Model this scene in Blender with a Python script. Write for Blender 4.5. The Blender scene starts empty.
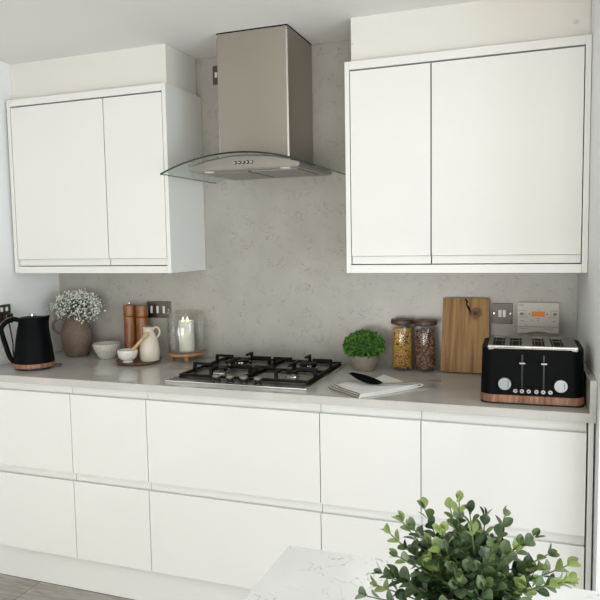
import bpy, bmesh, math, random
from mathutils import Vector, Matrix
random.seed(7)
C = bpy.context.scene.collection
PI = math.pi
AR = 0.25
WT = 0.963            # worktop surface height
H = 2.4015            # ceiling height

# ------------------------------------------------------------------ materials
def new_mat(name):
    m = bpy.data.materials.new(name); m.use_nodes = True
    nt = m.node_tree
    return m, nt, nt.nodes['Principled BSDF']

def plain(name, col, rough=.5, metal=0., spec=.5, bump=0., bscale=200., coat=0., sss=0.):
    m, nt, b = new_mat(name)
    b.inputs['Base Color'].default_value = (*col, 1)
    b.inputs['Roughness'].default_value = rough
    b.inputs['Metallic'].default_value = metal
    b.inputs['Specular IOR Level'].default_value = spec
    b.inputs['Coat Weight'].default_value = coat
    if sss:
        b.inputs['Subsurface Weight'].default_value = sss
        b.inputs['Subsurface Radius'].default_value = (.02, .015, .01)
        b.inputs['Subsurface Scale'].default_value = .6
    if bump:
        tc = nt.nodes.new('ShaderNodeTexCoord'); n = nt.nodes.new('ShaderNodeTexNoise')
        n.inputs['Scale'].default_value = bscale; n.inputs['Detail'].default_value = 4
        bp = nt.nodes.new('ShaderNodeBump'); bp.inputs['Strength'].default_value = bump; bp.inputs['Distance'].default_value = .002
        nt.links.new(tc.outputs['Object'], n.inputs['Vector'])
        nt.links.new(n.outputs['Fac'], bp.inputs['Height']); nt.links.new(bp.outputs['Normal'], b.inputs['Normal'])
    return m

def ramp(nt, pts):
    r = nt.nodes.new('ShaderNodeValToRGB'); e = r.color_ramp.elements
    e[0].position, e[0].color = pts[0][0], (*pts[0][1], 1)
    e[1].position, e[1].color = pts[-1][0], (*pts[-1][1], 1)
    for p, c in pts[1:-1]:
        x = e.new(p); x.color = (*c, 1)
    return r

def quartz(name, base, vein, rough=.22, amount=.75, scale=1.):
    m, nt, b = new_mat(name); N = nt.nodes.new; L = nt.links.new
    tc = N('ShaderNodeTexCoord')
    n1 = N('ShaderNodeTexNoise'); n1.inputs['Scale'].default_value = 19*scale; n1.inputs['Detail'].default_value = 3.5
    n1.inputs['Roughness'].default_value = .6; n1.inputs['Distortion'].default_value = 1.6
    L(tc.outputs['Object'], n1.inputs['Vector'])
    v1 = ramp(nt, [(.485, (0, 0, 0)), (.497, (1, 1, 1)), (.503, (1, 1, 1)), (.515, (0, 0, 0))]); L(n1.outputs['Fac'], v1.inputs['Fac'])
    n2 = N('ShaderNodeTexNoise'); n2.inputs['Scale'].default_value = 17*scale; n2.inputs['Detail'].default_value = 2
    mp = N('ShaderNodeMapping'); mp.inputs['Location'].default_value = (3.1, 7.7, 1.3)
    L(tc.outputs['Object'], mp.inputs['Vector']); L(mp.outputs['Vector'], n2.inputs['Vector'])
    v2 = ramp(nt, [(.46, (0, 0, 0)), (.60, (1, 1, 1))]); L(n2.outputs['Fac'], v2.inputs['Fac'])
    mu = N('ShaderNodeMath'); mu.operation = 'MULTIPLY'; L(v1.outputs['Color'], mu.inputs[0]); L(v2.outputs['Color'], mu.inputs[1])
    mu2 = N('ShaderNodeMath'); mu2.operation = 'MULTIPLY'; L(mu.outputs[0], mu2.inputs[0]); mu2.inputs[1].default_value = amount
    n3 = N('ShaderNodeTexNoise'); n3.inputs['Scale'].default_value = 5*scale; n3.inputs['Detail'].default_value = 5
    L(tc.outputs['Object'], n3.inputs['Vector'])
    c3 = ramp(nt, [(.35, tuple(x*.94 for x in base)), (.65, tuple(min(1, x*1.05) for x in base))]); L(n3.outputs['Fac'], c3.inputs['Fac'])
    mx = N('ShaderNodeMix'); mx.data_type = 'RGBA'
    L(mu2.outputs[0], mx.inputs['Factor']); L(c3.outputs['Color'], mx.inputs['A']); mx.inputs['B'].default_value = (*vein, 1)
    L(mx.outputs['Result'], b.inputs['Base Color'])
    b.inputs['Roughness'].default_value = rough
    return m

def wood(name, cols, scale=(40, 6, 6), rough=.45, axis='Z', knots=0., dist=2.):
    """grain running along the given local axis"""
    m, nt, b = new_mat(name); N = nt.nodes.new; L = nt.links.new
    tc = N('ShaderNodeTexCoord'); mp = N('ShaderNodeMapping')
    s = {'X': (scale[1], scale[0], scale[0]), 'Y': (scale[0], scale[1], scale[0]), 'Z': (scale[0], scale[0], scale[1])}[axis]
    mp.inputs['Scale'].default_value = s
    L(tc.outputs['Object'], mp.inputs['Vector'])
    n = N('ShaderNodeTexNoise'); n.inputs['Scale'].default_value = 1; n.inputs['Detail'].default_value = 6
    n.inputs['Roughness'].default_value = .6; n.inputs['Distortion'].default_value = dist
    L(mp.outputs['Vector'], n.inputs['Vector'])
    k = len(cols)
    r = ramp(nt, [(.3+.4*i/(k-1), c) for i, c in enumerate(cols)]); L(n.outputs['Fac'], r.inputs['Fac'])
    L(r.outputs['Color'], b.inputs['Base Color'])
    b.inputs['Roughness'].default_value = rough
    bp = N('ShaderNodeBump'); bp.inputs['Strength'].default_value = .15; bp.inputs['Distance'].default_value = .001
    L(n.outputs['Fac'], bp.inputs['Height']); L(bp.outputs['Normal'], b.inputs['Normal'])
    return m

def brushed(name, col, rough=.3, vec=(1, 1, 1), amp=.12, bump=.06):
    m, nt, b = new_mat(name); N = nt.nodes.new; L = nt.links.new
    tc = N('ShaderNodeTexCoord'); mp = N('ShaderNodeMapping'); mp.inputs['Scale'].default_value = vec
    n = N('ShaderNodeTexNoise'); n.inputs['Scale'].default_value = 1; n.inputs['Detail'].default_value = 5
    L(tc.outputs['Object'], mp.inputs['Vector']); L(mp.outputs['Vector'], n.inputs['Vector'])
    mr = N('ShaderNodeMapRange'); mr.inputs['To Min'].default_value = rough-amp; mr.inputs['To Max'].default_value = rough+amp
    L(n.outputs['Fac'], mr.inputs['Value']); L(mr.outputs['Result'], b.inputs['Roughness'])
    bp = N('ShaderNodeBump'); bp.inputs['Strength'].default_value = bump; bp.inputs['Distance'].default_value = .001
    L(n.outputs['Fac'], bp.inputs['Height']); L(bp.outputs['Normal'], b.inputs['Normal'])
    b.inputs['Base Color'].default_value = (*col, 1); b.inputs['Metallic'].default_value = 1
    return m

def glass(name, col=(1, 1, 1), rough=.02, lo=.035, power=4.5):
    m, nt, b = new_mat(name); N = nt.nodes.new; L = nt.links.new
    nt.nodes.remove(b); out = [n for n in nt.nodes if n.type == 'OUTPUT_MATERIAL'][0]
    tr = N('ShaderNodeBsdfTransparent'); tr.inputs['Color'].default_value = (*col, 1)
    gl = N('ShaderNodeBsdfGlossy'); gl.inputs['Roughness'].default_value = rough; gl.inputs['Color'].default_value = (1, 1, 1, 1)
    lw = N('ShaderNodeLayerWeight'); lw.inputs['Blend'].default_value = .5
    pw = N('ShaderNodeMath'); pw.operation = 'POWER'; L(lw.outputs['Facing'], pw.inputs[0]); pw.inputs[1].default_value = power
    fr = N('ShaderNodeMapRange'); fr.inputs['To Min'].default_value = lo; fr.inputs['To Max'].default_value = .75; L(pw.outputs[0], fr.inputs['Value'])
    mx = N('ShaderNodeMixShader'); L(fr.outputs['Result'], mx.inputs['Fac']); L(tr.outputs['BSDF'], mx.inputs[1]); L(gl.outputs['BSDF'], mx.inputs[2])
    L(mx.outputs['Shader'], out.inputs['Surface'])
    return m

def speckled(name, a, bcol, scale=400, thr=.62, rough=.4):
    m, nt, b = new_mat(name); N = nt.nodes.new; L = nt.links.new
    tc = N('ShaderNodeTexCoord'); n = N('ShaderNodeTexNoise'); n.inputs['Scale'].default_value = scale; n.inputs['Detail'].default_value = 3
    L(tc.outputs['Object'], n.inputs['Vector'])
    r = ramp(nt, [(thr-.1, a), (thr+.05, bcol)]); L(n.outputs['Fac'], r.inputs['Fac']); L(r.outputs['Color'], b.inputs['Base Color'])
    b.inputs['Roughness'].default_value = rough
    bp = N('ShaderNodeBump'); bp.inputs['Strength'].default_value = .1; bp.inputs['Distance'].default_value = .001
    L(n.outputs['Fac'], bp.inputs['Height']); L(bp.outputs['Normal'], b.inputs['Normal'])
    return m

def emit(name, col, s):
    m, nt, b = new_mat(name)
    b.inputs['Base Color'].default_value = (*col, 1)
    b.inputs['Emission Color'].default_value = (*col, 1); b.inputs['Emission Strength'].default_value = s
    return m

def laminate():
    m, nt, b = new_mat('grey oak laminate'); N = nt.nodes.new; L = nt.links.new
    tc = N('ShaderNodeTexCoord')
    mp = N('ShaderNodeMapping'); mp.inputs['Rotation'].default_value = (0, 0, math.radians(0))
    L(tc.outputs['Object'], mp.inputs['Vector'])
    br = N('ShaderNodeTexBrick'); br.inputs['Scale'].default_value = 1; br.inputs['Brick Width'].default_value = 1.25
    br.inputs['Row Height'].default_value = .19; br.inputs['Mortar Size'].default_value = .0018
    br.inputs['Color1'].default_value = (.52, .485, .43, 1); br.inputs['Color2'].default_value = (.43, .40, .36, 1)
    br.inputs['Mortar'].default_value = (.08, .07, .06, 1)
    L(mp.outputs['Vector'], br.inputs['Vector'])
    m2 = N('ShaderNodeMapping'); m2.inputs['Scale'].default_value = (4, 40, 1); L(mp.outputs['Vector'], m2.inputs['Vector'])
    n = N('ShaderNodeTexNoise'); n.inputs['Scale'].default_value = 1; n.inputs['Detail'].default_value = 6; n.inputs['Distortion'].default_value = 2
    L(m2.outputs['Vector'], n.inputs['Vector'])
    r = ramp(nt, [(.3, (.55, .53, .5)), (.7, (1.15, 1.15, 1.15))]); L(n.outputs['Fac'], r.inputs['Fac'])
    mx = N('ShaderNodeMix'); mx.data_type = 'RGBA'; mx.blend_type = 'MULTIPLY'; mx.inputs['Factor'].default_value = 1
    L(br.outputs['Color'], mx.inputs['A']); L(r.outputs['Color'], mx.inputs['B']); L(mx.outputs['Result'], b.inputs['Base Color'])
    b.inputs['Roughness'].default_value = .4
    return m

M = {}
M['gloss'] = plain('gloss white door', (.79, .78, .75), .10, spec=.5)
M['carcass'] = plain('white carcass', (.78, .775, .745), .28)
M['gap_shade'] = plain('carcass darkened for gap shade', (.05, .05, .048), .7)  # carcass coloured near black to put shade into the door gaps
M['rail'] = plain('handle rail white', (.76, .755, .72), .3)
M['wall'] = plain('painted wall', (.83, .84, .83), .75, bump=.05, bscale=120)
M['boxing'] = plain('cream painted boxing', (.74, .715, .665), .75, bump=.05, bscale=120)
M['ceiling'] = plain('painted ceiling', (.80, .79, .765), .85)
M['quartz'] = quartz('pale grey quartz splashback', (.40, .378, .34), (.15, .135, .12), .25, .6)
M['quartz_top'] = quartz('pale quartz worktop', (.53, .515, .48), (.3, .28, .26), .08, .35)
M['quartz_island'] = quartz('white marbled quartz', (.88, .88, .87), (.45, .45, .45), .13, .8, .8)
M['floor'] = laminate()
M['steel'] = brushed('brushed steel chimney', (.44, .405, .36), .11, (160, 160, 1.0), .03, .002)
M['chimney_steel'] = brushed('brushed chimney steel', (.47, .43, .375), .42, (160, 160, 1.0), .02, .002)
_b = M['chimney_steel'].node_tree.nodes['Principled BSDF']; _b.inputs['Anisotropic'].default_value = .9; _b.inputs['Anisotropic Rotation'].default_value = AR
_t = M['chimney_steel'].node_tree.nodes.new('ShaderNodeTangent'); _t.direction_type = 'RADIAL'; _t.axis = 'Z'
M['chimney_steel'].node_tree.links.new(_t.outputs['Tangent'], _b.inputs['Tangent'])
M['steel_h'] = brushed('brushed steel', (.36, .335, .30), .32, (2, 150, 150), .1)
M['hob_steel'] = brushed('dark brushed hob steel', (.30, .29, .27), .36, (2, 150, 150), .08)
M['steel_edge'] = plain('bright steel edge', (.85, .84, .82), .15, 1)
M['dark_steel'] = brushed('filter mesh steel', (.36, .355, .34), .45, (200, 6, 6), .1)
M['chrome'] = plain('chrome', (.82, .82, .82), .15, 1)
M['black_nickel'] = brushed('black nickel plate', (.16, .145, .125), .35, (3, 80, 80), .08)
M['pewter'] = plain('pewter plate', (.10, .092, .08), .38, .55)
M['iron'] = plain('black cast iron', (.004, .004, .0045), .5, spec=.2)
M['black'] = plain('matt black', (.001, .0014, .002), .5, spec=.08)
M['black_gloss'] = plain('black plastic', (.012, .012, .013), .25)
M['white_plastic'] = plain('white plastic', (.75, .74, .71), .35)
M['grey_white'] = plain('warm white plastic', (.64, .60, .54), .4)
M['glass'] = glass('clear glass', (.975, .985, .98))
M['glass_fluted'] = glass('fluted clear glass', (.965, .97, .965), .05, .07, 2.2)
M['glass_hood'] = glass('hood glass', (.90, .94, .93))
M['glass_edge'] = plain('dark glass edge', (.015, .022, .02), .1)
M['copper_wood'] = wood('walnut band', [(.09, .035, .018), (.26, .12, .065), (.40, .21, .12)], (110, 8), .4, 'Z', dist=.6)
M['band_dark'] = wood('walnut strip', [(.06, .028, .016), (.13, .065, .04), (.18, .095, .06)], (110, 8), .45, 'Z', dist=.6)
M['mill_wood'] = wood('acacia mill wood', [(.13, .045, .014), (.25, .095, .030), (.33, .14, .05)], (60, 7), .35, 'Z')
M['stand_wood'] = wood('mango stand wood', [(.20, .09, .035), (.42, .21, .09), (.5, .28, .13)], (50, 6), .45, 'X')
M['tray_wood'] = wood('dark tray wood', [(.06, .03, .018), (.16, .075, .04), (.2, .1, .055)], (50, 6), .4, 'X')
M['lid_wood'] = wood('walnut lid wood', [(.035, .018, .011), (.08, .038, .024), (.11, .055, .035)], (60, 8), .4, 'X')
M['pestle_wood'] = wood('beech', [(.42, .28, .15), (.55, .39, .22), (.62, .46, .28)], (60, 6), .5, 'Z')
M['terracotta'] = speckled('brown stoneware', (.19, .135, .10), (.165, .115, .085), 60, .55, .7)
M['cream'] = speckled('cream glaze', (.66, .60, .49), (.55, .48, .38), 160, .68, .35)
M['bowl_glaze'] = speckled('speckled white glaze', (.66, .64, .58), (.40, .35, .28), 220, .62, .4)
M['bowl_rim'] = plain('bare clay rim', (.36, .25, .15), .6)
M['mortar_white'] = plain('white porcelain', (.74, .72, .67), .25)
M['wax'] = plain('ivory wax', (.86, .82, .72), .5, sss=.35)
M['flame'] = emit('candle flame', (1, .72, .32), 9)
M['pot'] = speckled('stone pot', (.30, .255, .195), (.255, .215, .165), 150, .55, .8)
M['moss'] = plain('bright green leaf', (.11, .27, .04), .5)
M['moss2'] = plain('deep green leaf', (.04, .13, .02), .5)
M['petal'] = plain('white petal', (.90, .90, .85), .6)
M['petal2'] = plain('greenish bud', (.55, .60, .42), .6)
M['stem'] = plain('thin green stem', (.08, .12, .05), .6)
M['linen'] = plain('white linen', (.82, .81, .78), .85, bump=.25, bscale=900)
M['stripe'] = plain('taupe stripe', (.27, .22, .17), .85)
M['pasta'] = plain('dry pasta', (.62, .33, .055), .5)
M['pasta2'] = plain('pale dry pasta', (.70, .42, .11), .5)
M['core_shade'] = plain('dark core shading the gaps', (.14, .06, .02), .6)  # dark jar core, painted-in shade between the loose pieces
M['beans'] = plain('brown beans', (.11, .04, .022), .35)
M['beans2'] = plain('pale pink beans', (.38, .21, .145), .4)
M['reflection_door'] = wood('brown door for the chimney reflection', [(.03, .02, .013), (.05, .035, .024), (.065, .045, .03)], (40, 5), .45, 'Z')
M['orange'] = emit('amber display', (.50, .15, .02), .35)
M['mark'] = plain('grey print', (.16, .15, .14), .6)
M['cap'] = plain('white cover cap', (.62, .61, .57), .5)
M['lamp'] = emit('downlight lens', (1, .9, .75), 25)
M['leaf_a'] = plain('mid green leaf', (.070, .118, .038), .42)
M['leaf_b'] = plain('dark green leaf', (.030, .062, .024), .4)
M['leaf_c'] = plain('fresh lime leaf', (.22, .29, .085), .45)
M['leaf_d'] = plain('grey green leaf', (.125, .18, .095), .42)
M['twig'] = plain('green twig', (.10, .13, .045), .6)
M['planter'] = plain('white ceramic planter', (.7, .69, .66), .35)
M['soil'] = plain('dark soil', (.03, .02, .014), .9, bump=.5, bscale=150)

# ------------------------------------------------------------------ mesh helpers
def box(bm, x0, x1, y0, y1, z0, z1, bev=0., mat=0, seg=2):
    r = bmesh.ops.create_cube(bm, size=1)
    vs = r['verts']
    for v in vs:
        v.co = Vector(((x0+x1)/2+v.co.x*(x1-x0), (y0+y1)/2+v.co.y*(y1-y0), (z0+z1)/2+v.co.z*(z1-z0)))
    fs = {f for v in vs for f in v.link_faces}
    for f in fs: f.material_index = mat
    if bev:
        es = list({e for v in vs for e in v.link_edges})
        r = bmesh.ops.bevel(bm, geom=es, offset=bev, segments=seg, affect='EDGES', profile=.5)
        for f in r['faces']: f.material_index = mat
    return bm

def lathe(bm, prof, seg=48, cx=0, cy=0, mat=0, close=True):
    """prof = [(r,z)...] ; r==0 collapses"""
    rings = []
    for r, z in prof:
        if r <= 1e-6: rings.append([bm.verts.new((cx, cy, z))])
        else: rings.append([bm.verts.new((cx+r*math.cos(2*PI*i/seg), cy+r*math.sin(2*PI*i/seg), z)) for i in range(seg)])
    for a, b in zip(rings, rings[1:]):
        for i in range(seg):
            j = (i+1) % seg
            if len(a) == 1 and len(b) == 1: continue
            if len(a) == 1: f = bm.faces.new((a[0], b[j], b[i]))
            elif len(b) == 1: f = bm.faces.new((a[i], a[j], b[0]))
            else: f = bm.faces.new((a[i], a[j], b[j], b[i]))
            f.material_index = mat
    return rings

def tube(bm, pts, rad, seg=10, mat=0, flat=None, caps=True):
    """rad: number or list; flat=(nx,ny,nz, ratio) squashes the section along that direction"""
    pts = [Vector(p) for p in pts]; n = len(pts)
    if not hasattr(rad, '__len__'): rad = [rad]*n
    up = Vector((0, 0, 1)); rings = []
    prev = None
    for i, p in enumerate(pts):
        t = (pts[min(i+1, n-1)]-pts[max(i-1, 0)]).normalized()
        if prev is None:
            a = t.orthogonal().normalized() if abs(t.dot(up)) > .95 else t.cross(up).normalized()
        else:
            a = (prev-t*prev.dot(t)).normalized()
        prev = a; b = t.cross(a)
        ring = []
        for k in range(seg):
            th = 2*PI*k/seg
            o = (a*math.cos(th)+b*math.sin(th))*rad[i]
            if flat:
                d = Vector(flat[:3]).normalized(); o -= d*o.dot(d)*(1-flat[3])
            ring.append(bm.verts.new(p+o))
        rings.append(ring)
    for a, b in zip(rings, rings[1:]):
        for k in range(seg):
            f = bm.faces.new((a[k], a[(k+1) % seg], b[(k+1) % seg], b[k])); f.material_index = mat
    if caps:
        bm.faces.new(rings[0][::-1]).material_index = mat; bm.faces.new(rings[-1]).material_index = mat

def spline(ctrl, n=8):
    """Catmull-Rom through the control points"""
    P = [Vector(p) for p in ctrl]; P = [2*P[0]-P[1]]+P+[2*P[-1]-P[-2]]; out = []
    for i in range(1, len(P)-2):
        for k in range(n):
            t = k/n
            out.append(.5*((2*P[i])+(-P[i-1]+P[i+1])*t+(2*P[i-1]-5*P[i]+4*P[i+1]-P[i+2])*t*t+(-P[i-1]+3*P[i]-3*P[i+1]+P[i+2])*t**3))
    out.append(P[-2]); return out

def obj(name, bm, mats, parent=None, loc=None, rotz=0., smooth=35):
    bmesh.ops.recalc_face_normals(bm, faces=bm.faces[:])
    me = bpy.data.meshes.new(name); bm.to_mesh(me); bm.free()
    for m in (mats if isinstance(mats, (list, tuple)) else [mats]): me.materials.append(M[m])
    if smooth:
        for p in me.polygons: p.use_smooth = True
        me.set_sharp_from_angle(angle=math.radians(smooth))
    o = bpy.data.objects.new(name, me); C.objects.link(o)
    if smooth == 35:
        w = o.modifiers.new('weighted', 'WEIGHTED_NORMAL'); w.keep_sharp = True
    if parent is not None: o.parent = parent
    if loc: o.location = loc
    o.rotation_euler = (0, 0, rotz)
    return o

def B(*a, **k): return box(bmesh.new(), *a, **k)
def rbox(bm, x0, x1, y0, y1, z0, z1, r, seg=6, mat=0, chz=0.):
    """box with vertical edges rounded by r, optional chamfer top and bottom"""
    pts = []
    for cx, cy, a0 in ((x1-r, y1-r, 0), (x0+r, y1-r, 90), (x0+r, y0+r, 180), (x1-r, y0+r, 270)):
        for k in range(seg+1):
            a = math.radians(a0+90*k/seg); pts.append((cx+r*math.cos(a), cy+r*math.sin(a)))
    mx, my = (x0+x1)/2, (y0+y1)/2
    def ring(z, s):
        return [bm.verts.new((p[0]-s*(1 if p[0] > mx else -1), p[1]-s*(1 if p[1] > my else -1), z)) for p in pts]
    zs = [(z0, chz), (z0+chz, 0), (z1-chz, 0), (z1, chz)] if chz else [(z0, 0), (z1, 0)]
    rs = [ring(*q) for q in zs]
    for a, b in zip(rs, rs[1:]):
        for i in range(len(a)):
            f = bm.faces.new((a[i], a[(i+1) % len(a)], b[(i+1) % len(a)], b[i])); f.material_index = mat
    bm.faces.new(rs[0][::-1]).material_index = mat; bm.faces.new(rs[-1]).material_index = mat
    return bm

def prism(bm, poly, axis, a, b, mat=0):
    """extrude a 2D polygon along axis ('x','y','z') from a to b"""
    def P(p, t): return {'x': (t, p[0], p[1]), 'y': (p[0], t, p[1]), 'z': (p[0], p[1], t)}[axis]
    r0 = [bm.verts.new(P(p, a)) for p in poly]; r1 = [bm.verts.new(P(p, b)) for p in poly]
    n = len(poly)
    for i in range(n):
        bm.faces.new((r0[i], r0[(i+1) % n], r1[(i+1) % n], r1[i])).material_index = mat
    bm.faces.new(r0[::-1]).material_index = mat; bm.faces.new(r1).material_index = mat
    return bm

def thing(name, label, cat, loc=(0, 0, 0), rotz=0., group=None):
    o = bpy.data.objects.new(name, None); C.objects.link(o); o.empty_display_size = .05
    o.location = loc; o.rotation_euler = (0, 0, rotz); o['label'] = label; o['category'] = cat
    if group: o['group'] = group
    return o
def tag(o, label, cat, group=None, kind=None):
    o['label'] = label; o['category'] = cat
    if group: o['group'] = group
    if kind: o['kind'] = kind
    return o
def struct(name, bm, m, label, cat='structure', smooth=0):
    o = obj(name, bm, m, smooth=smooth); o['kind'] = 'structure'; o['label'] = label; o['category'] = cat
    return o

# ------------------------------------------------------------------ the room
XL, XFAR, YR = -.921, 3.7, -5.2
struct('floor', B(XL-.1, XFAR+.1, YR-.1, .15, -.06, 0), 'floor', 'grey wood plank laminate floor', 'floor')
struct('ceiling', B(XL-.1, XFAR+.1, YR-.1, .15, H, H+.08), 'ceiling', 'plain white painted ceiling', 'ceiling')
struct('wall_left', B(XL-.1, XL, YR, .15, 0, H), 'wall', 'white painted wall to the left of the cabinets', 'wall')
struct('wall_back', B(XL, XFAR, .013, .15, 0, H), 'wall', 'back wall carrying the quartz splashback', 'wall')
# right hand wall runs slightly out of square and stops just in front of the worktop
def wx(y): return 1.642-.054*y
bm = bmesh.new()
prism(bm, [(wx(0), .013), (1.80, .013), (1.80, -.70), (wx(-.70), -.70)], 'z', 0, H)
struct('wall_right', bm, 'wall', 'short white painted wall ending the kitchen run on the right', 'wall')
# added door in the left wall, out of view, to darken the chimney's reflection
struct('added_door_1', B(XL+.001, XL+.04, -3.62, -2.98, .01, 2.34, bev=.003), 'reflection_door', 'unseen added dark brown door for the chimney reflection in the left wall', 'door')
bm = bmesh.new()
box(bm, XL+.001, XL+.055, -3.70, -3.622, 0, 2.395); box(bm, XL+.001, XL+.055, -2.978, -2.90, 0, 2.395); box(bm, XL+.001, XL+.055, -3.622, -2.978, 2.342, 2.395)
struct('trim_3', bm, 'carcass', 'white frame around the added door', 'trim')
# far side and rear walls of the room with unseen windows added to carry the daylight
def wall_with_hole(name, axis, pos, thick, a0, a1, h0, h1, z0, z1, label):
    bm = bmesh.new()
    for (p, q, c, d) in ((a0, h0, 0, H), (h1, a1, 0, H), (h0, h1, 0, z0), (h0, h1, z1, H)):
        if q-p < 1e-4 or d-c < 1e-4: continue
        if axis == 'x': box(bm, pos, pos+thick, p, q, c, d)
        else: box(bm, p, q, pos, pos+thick, c, d)
    struct(name, bm, 'wall', label, 'wall')
wall_with_hole('wall_far_right', 'x', XFAR, .1, YR, .15, -4.3, -1.4, .05, 2.0, 'white wall with an assumed wide window across the room')
wall_with_hole('wall_rear', 'y', YR-.1, .1, XL, XFAR, -.75, 3.45, .05, 1.32, 'white rear wall with an added long low window')
def window(name, axis, pos, a0, a1, z0, z1, mull, label):
    bm = bmesh.new(); t = .05
    cuts = [a0+(a1-a0)*i/mull for i in range(mull+1)]
    for i, c in enumerate(cuts):
        lo, hi = (c, c+t) if i == 0 else ((c-t, c) if i == mull else (c-t/2, c+t/2))
        if axis == 'x': box(bm, pos, pos+.05, lo, hi, z0, z1)
        else: box(bm, lo, hi, pos, pos+.05, z0, z1)
    for lo, hi in ((z0, z0+t), (z1-t, z1)):
        if axis == 'x': box(bm, pos+.001, pos+.049, a0+t, a1-t, lo, hi)
        else: box(bm, a0+t, a1-t, pos+.001, pos+.049, lo, hi)
    struct(name, bm, 'white_plastic', label, 'window')
window('window_1', 'x', XFAR+.02, -4.3, -1.4, .05, 2.0, 3, 'assumed wide white framed window across the room, out of view')
window('added_window_2', 'y', YR-.07, -.75, 3.45, .05, 1.32, 4, 'added long low white framed window behind the camera')  # invented low window, kept out of the upper doors' reflections

# quartz splashback covering the back wall
tag(obj('splashback', B(XL, wx(0), 0, .012, WT+.0005, H-.001), 'quartz'), 'pale grey veined quartz splashback covering the back wall up to the ceiling', 'splashback')

# boxing above both wall cabinets
struct('trim_1', B(XL+.0005, -.0606, -.2724, -.001, 2.221, H-.0005, bev=.001), 'boxing', 'white boxed-in panel above the left wall cabinet', 'trim')
bm = bmesh.new(); prism(bm, [(.7824, -.001), (wx(0)-.001, -.001), (wx(-.2724)-.001, -.2724), (.7824, -.2724)], 'z', 2.221, H-.0005)
t2 = struct('trim_2', bm, 'boxing', 'white boxed-in panel above the right wall cabinet', 'trim')
for nm, x, z, lb in (('cover_cap', 1.607, 2.283, 'small round white cap at the right end of the boxing'), ('cover_cap', .789, 2.301, 'small white cap at the left end of the right hand boxing')):
    bm = bmesh.new(); bmesh.ops.create_cone(bm, cap_ends=True, segments=20, radius1=.009 if x > 1 else .005, radius2=.007 if x > 1 else .004, depth=.002)
    bmesh.ops.rotate(bm, verts=bm.verts, matrix=Matrix.Rotation(PI/2, 3, 'X')); bmesh.ops.translate(bm, verts=bm.verts, vec=(x, -.2736, z))
    o = obj(nm, bm, 'cap'); o.parent = t2

# ------------------------------------------------------------------ wall cabinets
YU = -.325
def wall_cabinet(label, x0, x1, seam, side_r, scribe=False):
    t = thing('wall_cabinet', label, 'cabinet', ((x0+x1)/2, YU/2, 1.396))
    ox, oy, oz = t.location
    def L(bm):
        bmesh.ops.translate(bm, verts=bm.verts, vec=(-ox, -oy, -oz)); return bm
    zb, zt = 1.396, 2.2196
    bm = bmesh.new()
    box(bm, x0+.019, x1-.019, -.275, -.002, zb+.034, zt-.019)                      # closed box behind the doors
    obj('carcass', L(bm), 'gap_shade', t, smooth=0)
    obj('side_panel', L(B(x0, x0+.0185, YU, -.002, zb, zt, bev=.0008)), 'carcass', t)
    obj('side_panel', L(B(x1-.0185, side_r, YU, (-.002 if not scribe else -.28), zb, zt, bev=.0008)), 'carcass', t)
    if scribe: obj('side_panel', L(B(x1-.0185, x1-.0005, -.279, -.002, zb, zt)), 'carcass', t)
    obj('top_panel', L(B(x0+.019, x1-.019, YU, -.002, 2.1885, zt, bev=.0008)), 'carcass', t)
    obj('bottom_panel', L(B(x0+.019, x1-.019, YU, -.002, zb, zb+.0315, bev=.0008)), 'carcass', t)
    for a, b in ((x0+.0215, seam-.0022), (seam+.0022, x1-.0215)):
        d = obj('door', L(B(a, b, YU+.001, YU+.021, 1.4625, 2.1825, bev=.0012)), 'gloss', t)
        obj('handle_rail', L(B(a, b, YU+.012, YU+.03, 1.431, 1.4615, bev=.001)), 'rail', t)
    return t
wall_cabinet('gloss white wall cabinet left of the cooker hood, wide door and narrow door', -.9074, -.0363, -.3618, -.0363)
wall_cabinet('gloss white wall cabinet right of the cooker hood, narrow door then wide door', .7694, 1.6572, 1.1054, wx(YU)-.0015, True)

# ------------------------------------------------------------------ base units
seams = [XL+.001, -.3759, 0., .7439, 1.1168, 1.6502]
labs = ['white drawer unit against the left wall, under the kettle', 'narrow white drawer unit under the round wooden tray',
        'widest white drawer unit, directly under the gas hob', 'narrow white drawer unit under the folded napkin', 'white drawer unit at the right end, under the toaster']
YD = -.618
for i, lb in enumerate(labs):
    a, b = seams[i], seams[i+1]
    t = thing('base_cabinet', lb, 'cabinet', ((a+b)/2, -.3, .16), 0, 'drawer units of the base run')
    ox, oy, oz = t.location
    def L(bm):
        bmesh.ops.translate(bm, verts=bm.verts, vec=(-ox, -oy, -oz)); return bm
    obj('carcass', L(B(a+.0006, b-.0006, -.575, -.005, .165, .9322)), 'gap_shade', t, smooth=0)
    for z0, z1 in ((.880, .9322), (.500, .5505)):
        obj('handle_rail', L(B(a+.001, b-.001, -.5992, -.576, z0, z1, bev=.0005)), 'rail', t)
    for z0, z1 in ((.5512, .8937), (.171, .5137)):
        bm = bmesh.new(); g = .0016
        # front with a sloping finger pull along its top edge
        prism(bm, [(YD, z0), (YD, z1-.002), (YD+.002, z1), (YD+.006, z1), (YD+.018, z1-.006), (YD+.018, z0)], 'x', a+g, b-g)
        obj('drawer_front', L(bm), 'gloss', t, smooth=20)
tag(obj('end_panel', B(1.6535, 1.670, -.619, -.56, .02, .9322, bev=.001), 'carcass'), 'tall narrow white filler panel at the right end of the base units', 'panel')
tag(obj('plinth', B(XL+.001, 1.653, -.57, -.552, .001, .1645, bev=.001), 'carcass'), 'off-white plinth board running along the floor under the drawer units', 'plinth')

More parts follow.
